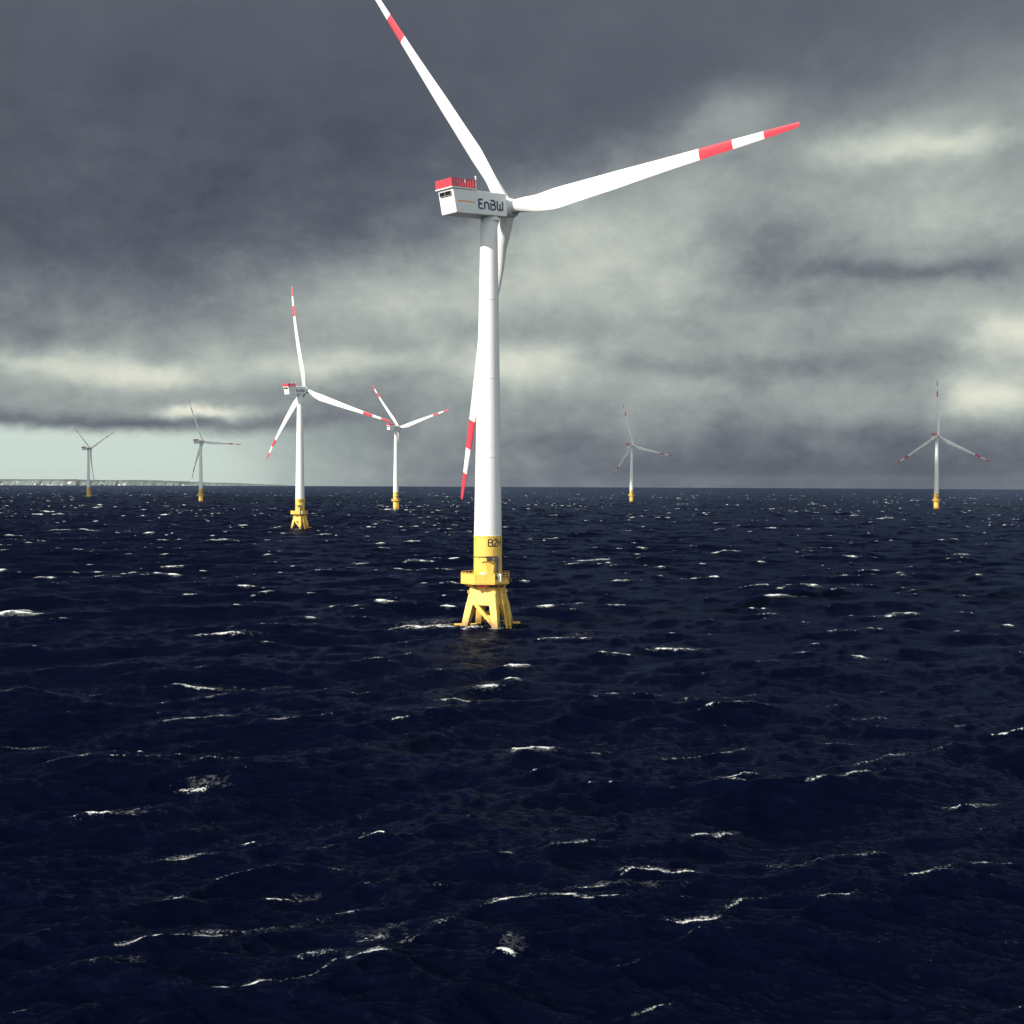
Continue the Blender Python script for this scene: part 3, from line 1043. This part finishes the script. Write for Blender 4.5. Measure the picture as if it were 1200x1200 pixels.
def leg_mesh(k):
    bm = bmesh.new()
    a_, b_ = corner(k, jr(4.5) - .94, 4.5), corner(k, jr(-4.0) - .72, -4.0)
    sd_ = corner(k, 1, 0).cross(Vector((0, 0, 1))) + corner(k, 1, 0)
    beam(bm, a_, b_, 1.32, 1.32, 1.0, 1.0, side=(corner((k + 1) % 4, 1, 0) - corner(k, 1, 0)))
    # knees: from the skirt's middle down to this foot, in the face to either side
    for nb in ((k + 1) % 4,):
        pass
    nb = (k - 1) % 4
    p_top = corner(nb, jr(4.4) - .45, 4.4).lerp(corner(k, jr(4.4) - .45, 4.4), 0.30)
    p_bot = corner(k, jr(0.2) - .75, 0.2)
    beam(bm, p_top, p_bot, .75, .7, .6, .6, side=(corner(k, 1, 0) - corner(nb, 1, 0)).cross(Vector((0, 0, 1))))
    # web plate with an eyebrow opening left above it
    q0 = corner(nb, jr(2.6) - .6, 2.6).lerp(corner(k, jr(2.6) - .6, 2.6), 0.62)
    q1 = corner(k, jr(2.4) - .7, 2.4)
    n_ = (corner(k, 1, 0) + corner(nb, 1, 0)).normalized()
    f0 = [q0, q1, corner(k, jr(.0) - .7, .0), p_top.lerp(p_bot, .85)]
    va = [bm.verts.new(v_ + n_ * .12) for v_ in f0]
    vb = [bm.verts.new(v_ - n_ * .12) for v_ in f0]
    bm.faces.new(va)
    bm.faces.new(vb[::-1])
    for i_ in range(4):
        bm.faces.new((va[i_], va[(i_ + 1) % 4], vb[(i_ + 1) % 4], vb[i_]))
    return finish(bm, 'leg', M_YEL)


PIPES = [((-6.2, 1.2, .30), (-2.0, 1.6, .30)), ((3.0, 1.6, .6), (5.9, 2.3, .6))]


def pipe_mesh(a_, b_):
    bm = bmesh.new()
    tube(bm, [a_, b_], 0.24, 10)
    return finish(bm, 'bracing_pipe', M_YELD)


def ladder_mesh(r_at, ang):
    """boat landing: two bumper tubes with rungs"""
    bm = bmesh.new()
    s_, c_ = math.sin(ang), -math.cos(ang)
    tx, ty = -c_, s_

    def P(off, z):
        rr_ = r_at(z) + .35
        return (s_ * rr_ + tx * off, c_ * rr_ + ty * off, z)
    for off in (-.7, .7):
        tube(bm, [P(off, -2), P(off, 3), P(off, 8.4)], 0.15, 8)
    for off in (-.28, .28):
        tube(bm, [P(off, -1), P(off, 3), P(off, 9.2)], 0.05, 6)
    z = 0.2
    while z < 9:
        tube(bm, [P(-.28, z), P(.28, z)], 0.035, 5)
        z += .4
    for z in (1.5, 4.6, 7.4):
        for off in (-.7, .7):
            q = Vector(P(off, z))
            tube(bm, [q, q - Vector((s_, c_, 0)) * .9], .1, 6)
    return finish(bm, 'boat_landing', M_YELD)


def foam_ring(x, y):
    pass


def turbine(label, x, y, hz, th, ph, tilt, bend, over, L, jacket, rot=0.0, sag=(0, 0, 0)):
    zsea = -(x * x + y * y) / (2 * EARTH)
    root = bpy.data.objects.new('wind_turbine', None)
    C.objects.link(root)
    root.location = (x, y, zsea)
    root.empty_display_size = 5
    tag(root, label, 'wind turbine', 'wind turbines standing in the sea')
    a = Vector((math.sin(th) * math.cos(tilt), math.cos(th) * math.cos(tilt), math.sin(tilt)))
    h = Vector((math.cos(th), -math.sin(th), 0))
    v = h.cross(a)
    T = Matrix.Translation((0, 0, hz))
    fr = Matrix((h, a, v)).transposed().to_4x4()
    nt = min(tilt, 0.085)              # the housing sits flatter than the rotor axis
    an = Vector((math.sin(th) * math.cos(nt), math.cos(th) * math.cos(nt), math.sin(nt)))
    hubc = Vector((0, 0, hz)) + a * over
    NM = Matrix.Translation((0, 0, (hubc - an * over).z)) @ Matrix((h, an, h.cross(an))).transposed().to_4x4()
    zt = hz - 2.3
    obj('tower', shared(('tower', round(zt, 1)), lambda: tower_mesh(zt)), root)
    nac = obj('nacelle', shared('nac', nacelle_mesh), root, NM)
    obj('hoist_deck', shared('deck', deck_mesh), nac)
    obj('hoist_railing', shared('rail', railing_mesh), nac)
    tl = Matrix.Translation((0, -10.22, 0)) @ Matrix.Rotation(R(7.0), 4, 'X')
    obj('window', shared('win', window_mesh), nac, tl)
    obj('window_pane', shared('pane', pane_mesh), nac, tl)
    obj('lettering', shared('let', letters_mesh), nac)
    obj('stripe', shared('stripe', stripe_mesh), nac)
    for x_ in (-1.2, 1.75):
        obj('instrument_mast', shared(('mast', x_), lambda: mast_mesh(x_)), nac)
    obj('hub', shared(('hub', over), lambda: hub_mesh(over)), root, NM)
    bmesh_ = shared(('blade', bend, L), lambda: blade_mesh(L, bend))
    for k in range(3):
        qa = ph + k * 2 * math.pi / 3 + R(sag[k])
        er = h * math.cos(qa) + v * math.sin(qa)
        et = -h * math.sin(qa) + v * math.cos(qa)
        M = Matrix((er, et, -a)).transposed().to_4x4()
        obj('blade', bmesh_, root, Matrix.Translation(hubc) @ M)
    rz = Matrix.Rotation(rot, 4, 'Z')
    if jacket:
        tp = obj('transition_piece', shared('neckj', lambda: neck_mesh(8.1)), root, rz)
        obj('skirt', shared('skirt', skirt_mesh), root, rz)
        for k in range(4):
            obj('leg', shared(('leg', k), lambda: leg_mesh(k)), root, rz)
        for i_, q_ in enumerate(PIPES):
            obj('bracing_pipe', shared(('pipe', i_), lambda: pipe_mesh(*q_)), root, rz)
        pl = obj('platform', shared('plat', lambda: platform_mesh(4.75, 8.15, -.45)), root, rz)
        obj('railing', shared('fence', lambda: fence_mesh(4.75, 8.5, -.45, (3, 4, 5))), pl)
        obj('boat_landing', shared('ladj', lambda: ladder_mesh(lambda z: jr(z) * .80, JROT + R(38))), root, rz)
        obj('cabinet', shared('cab', cabinet_mesh), root, rz)
        obj('life_raft_box', shared('crate', lambda: crate_mesh((-0.75, -3.35, 9.95), (1.25, .7, .55), .12)), root, rz)
        obj('equipment_box', shared('crate2', lambda: crate_mesh((2.15, -3.4, 9.3), (.7, .6, 1.5), .08)), root, rz)
        obj('buoyancy_roll', shared('float', float_mesh), root, rz)
        for i_, q_ in enumerate(WINCH):
            obj('winch', shared(('winch', i_), lambda: winch_mesh(*q_)), root, rz)
        obj('davit', shared('davit', davit_mesh), root, rz)
    else:
        tp = obj('transition_piece', shared('neckm', lambda: neck_mesh(-4.0)), root, rz)
        pl = obj('platform', shared('platm', lambda: platform_mesh(4.3, 8.6)), root, rz)
        obj('railing', shared('fencem', lambda: fence_mesh(4.3, 8.95)), pl)
        obj('boat_landing', shared('ladm', lambda: ladder_mesh(lambda z: 2.6, R(50))), root, rz)
    obj('crane', shared('crane', crane_mesh), root, rz)
    obj('marking', shared('mark', lambda: marking_mesh(R(3))), tp)
    return root


TURBINES = [
    ('tall white turbine standing nearest, on a yellow four legged base, company lettering on its housing', -4.375, 217.56, 75.9, .803, .069, .186, 1.6, 5.0, 61.0, True, 0.0, (-1.5, 0.0, 0.9)),
    ('second largest turbine, on a small yellow four legged base left of the nearest turbine', -118.74, 668.9, 77.2, .6471, -.3314, .115, 6.5, 4.5, 60.0, True, R(-8)),
    ('turbine on a plain yellow pile whose housing meets a red blade tip of its neighbour', -109.96, 1130.9, 77.6, .6888, .2613, .03, 6.5, 4.5, 60.0, False, 0.2),
    ('leftmost turbine, dull grey with its rotor in a Y before the white cliffs', -671.65, 1894.5, 77.2, .6366, .4159, .096, 6.5, 4.5, 60.0, False, 0.4),
    ('dull grey turbine at left with one blade pointing level to the right', -403.34, 1548.1, 77.2, .5529, -.0788, .12, 6.5, 4.5, 60.0, False, 0.3),
    ('small faint turbine standing alone between the nearest turbine and the rightmost one', 165.43, 1657.0, 77.2, .6848, -.2614, .164, 6.5, 4.5, 60.0, False, -.2),
    ('rightmost turbine, one blade straight up and the other two drooping evenly', 456.34, 1285.3, 77.2, .7201, -.5114, .182, 6.5, 4.5, 60.0, False, -.3),
]
for args in TURBINES:
    turbine(*args)

# ------------------------------------------------------------------ low clouds added out of view on the left, to shade the far turbines
from mathutils import noise as mnoise
m, t = mat('shade_cloud')
p = t.n('ShaderNodeBsdfDiffuse')
p.inputs[0].default_value = (0.78, 0.79, 0.80, 1)
o = t.n('ShaderNodeOutputMaterial')
t.link(p.outputs[0], o.inputs[0])
M_CLOUD = m
m, t = mat('thin_shade_cloud')
p = t.n('ShaderNodeBsdfDiffuse')
p.inputs[0].default_value = (0.78, 0.79, 0.80, 1)
q = t.n('ShaderNodeBsdfTransparent')
x_ = t.n('ShaderNodeMixShader')
x_.inputs[0].default_value = 0.04
t.link(q.outputs[0], x_.inputs[1])
t.link(p.outputs[0], x_.inputs[2])
o = t.n('ShaderNodeOutputMaterial')
t.link(x_.outputs[0], o.inputs[0])
M_THIN = m
for (gx, gy, dist, rx, ry, n_, seed) in ((-540, 1725, 1000, 260, 280, 26, 9), (165, 1657, 1350, 130, 190, 14, 4), (456, 1285, 1350, 130, 180, 14, 5)):
    rg = np.random.default_rng(seed)
    bm = bmesh.new()
    cen = Vector((gx, gy, 70)) + SUN_DIR * dist
    for k in range(n_):
        u, v, q = rg.uniform(-1, 1), rg.uniform(-1, 1), rg.uniform(0, 1)
        if u * u + v * v > 1.1:
            continue
        bmesh.ops.create_icosphere(bm, subdivisions=4, radius=1.0, matrix=Matrix.Translation(cen + Vector((u * rx, v * ry, q * 70 * (1.2 - u * u - v * v)))) @ Matrix.Diagonal((rg.uniform(80, 140), rg.uniform(90, 150), rg.uniform(45, 80), 1)))
    for v in bm.verts:
        v.co += Vector(mnoise.noise_vector(v.co / 70)) * 26 + Vector(mnoise.noise_vector(v.co / 22)) * 9
    tag(obj('cloud', finish(bm, 'cloud', M_CLOUD if n_ > 20 else M_THIN, 180)), kind='structure')  # unseen cloud, set towards the sun for the shadow it casts

# ------------------------------------------------------------------ sea air
HAZE = 0.7e-5
if HAZE:
    bm = bmesh.new()
    box(bm, (-2000, 6500, 10.5), (26000, 30000, 265))
    m, t = mat('haze')
    pv = t.n('ShaderNodeVolumePrincipled')
    pv.inputs['Color'].default_value = (0.50, 0.56, 0.62, 1)
    pv.inputs['Density'].default_value = HAZE
    pv.inputs['Anisotropy'].default_value = 0.0
    o = t.n('ShaderNodeOutputMaterial')
    t.link(pv.outputs[0], o.inputs['Volume'])
    tag(obj('haze', finish(bm, 'haze', m)), kind='stuff')
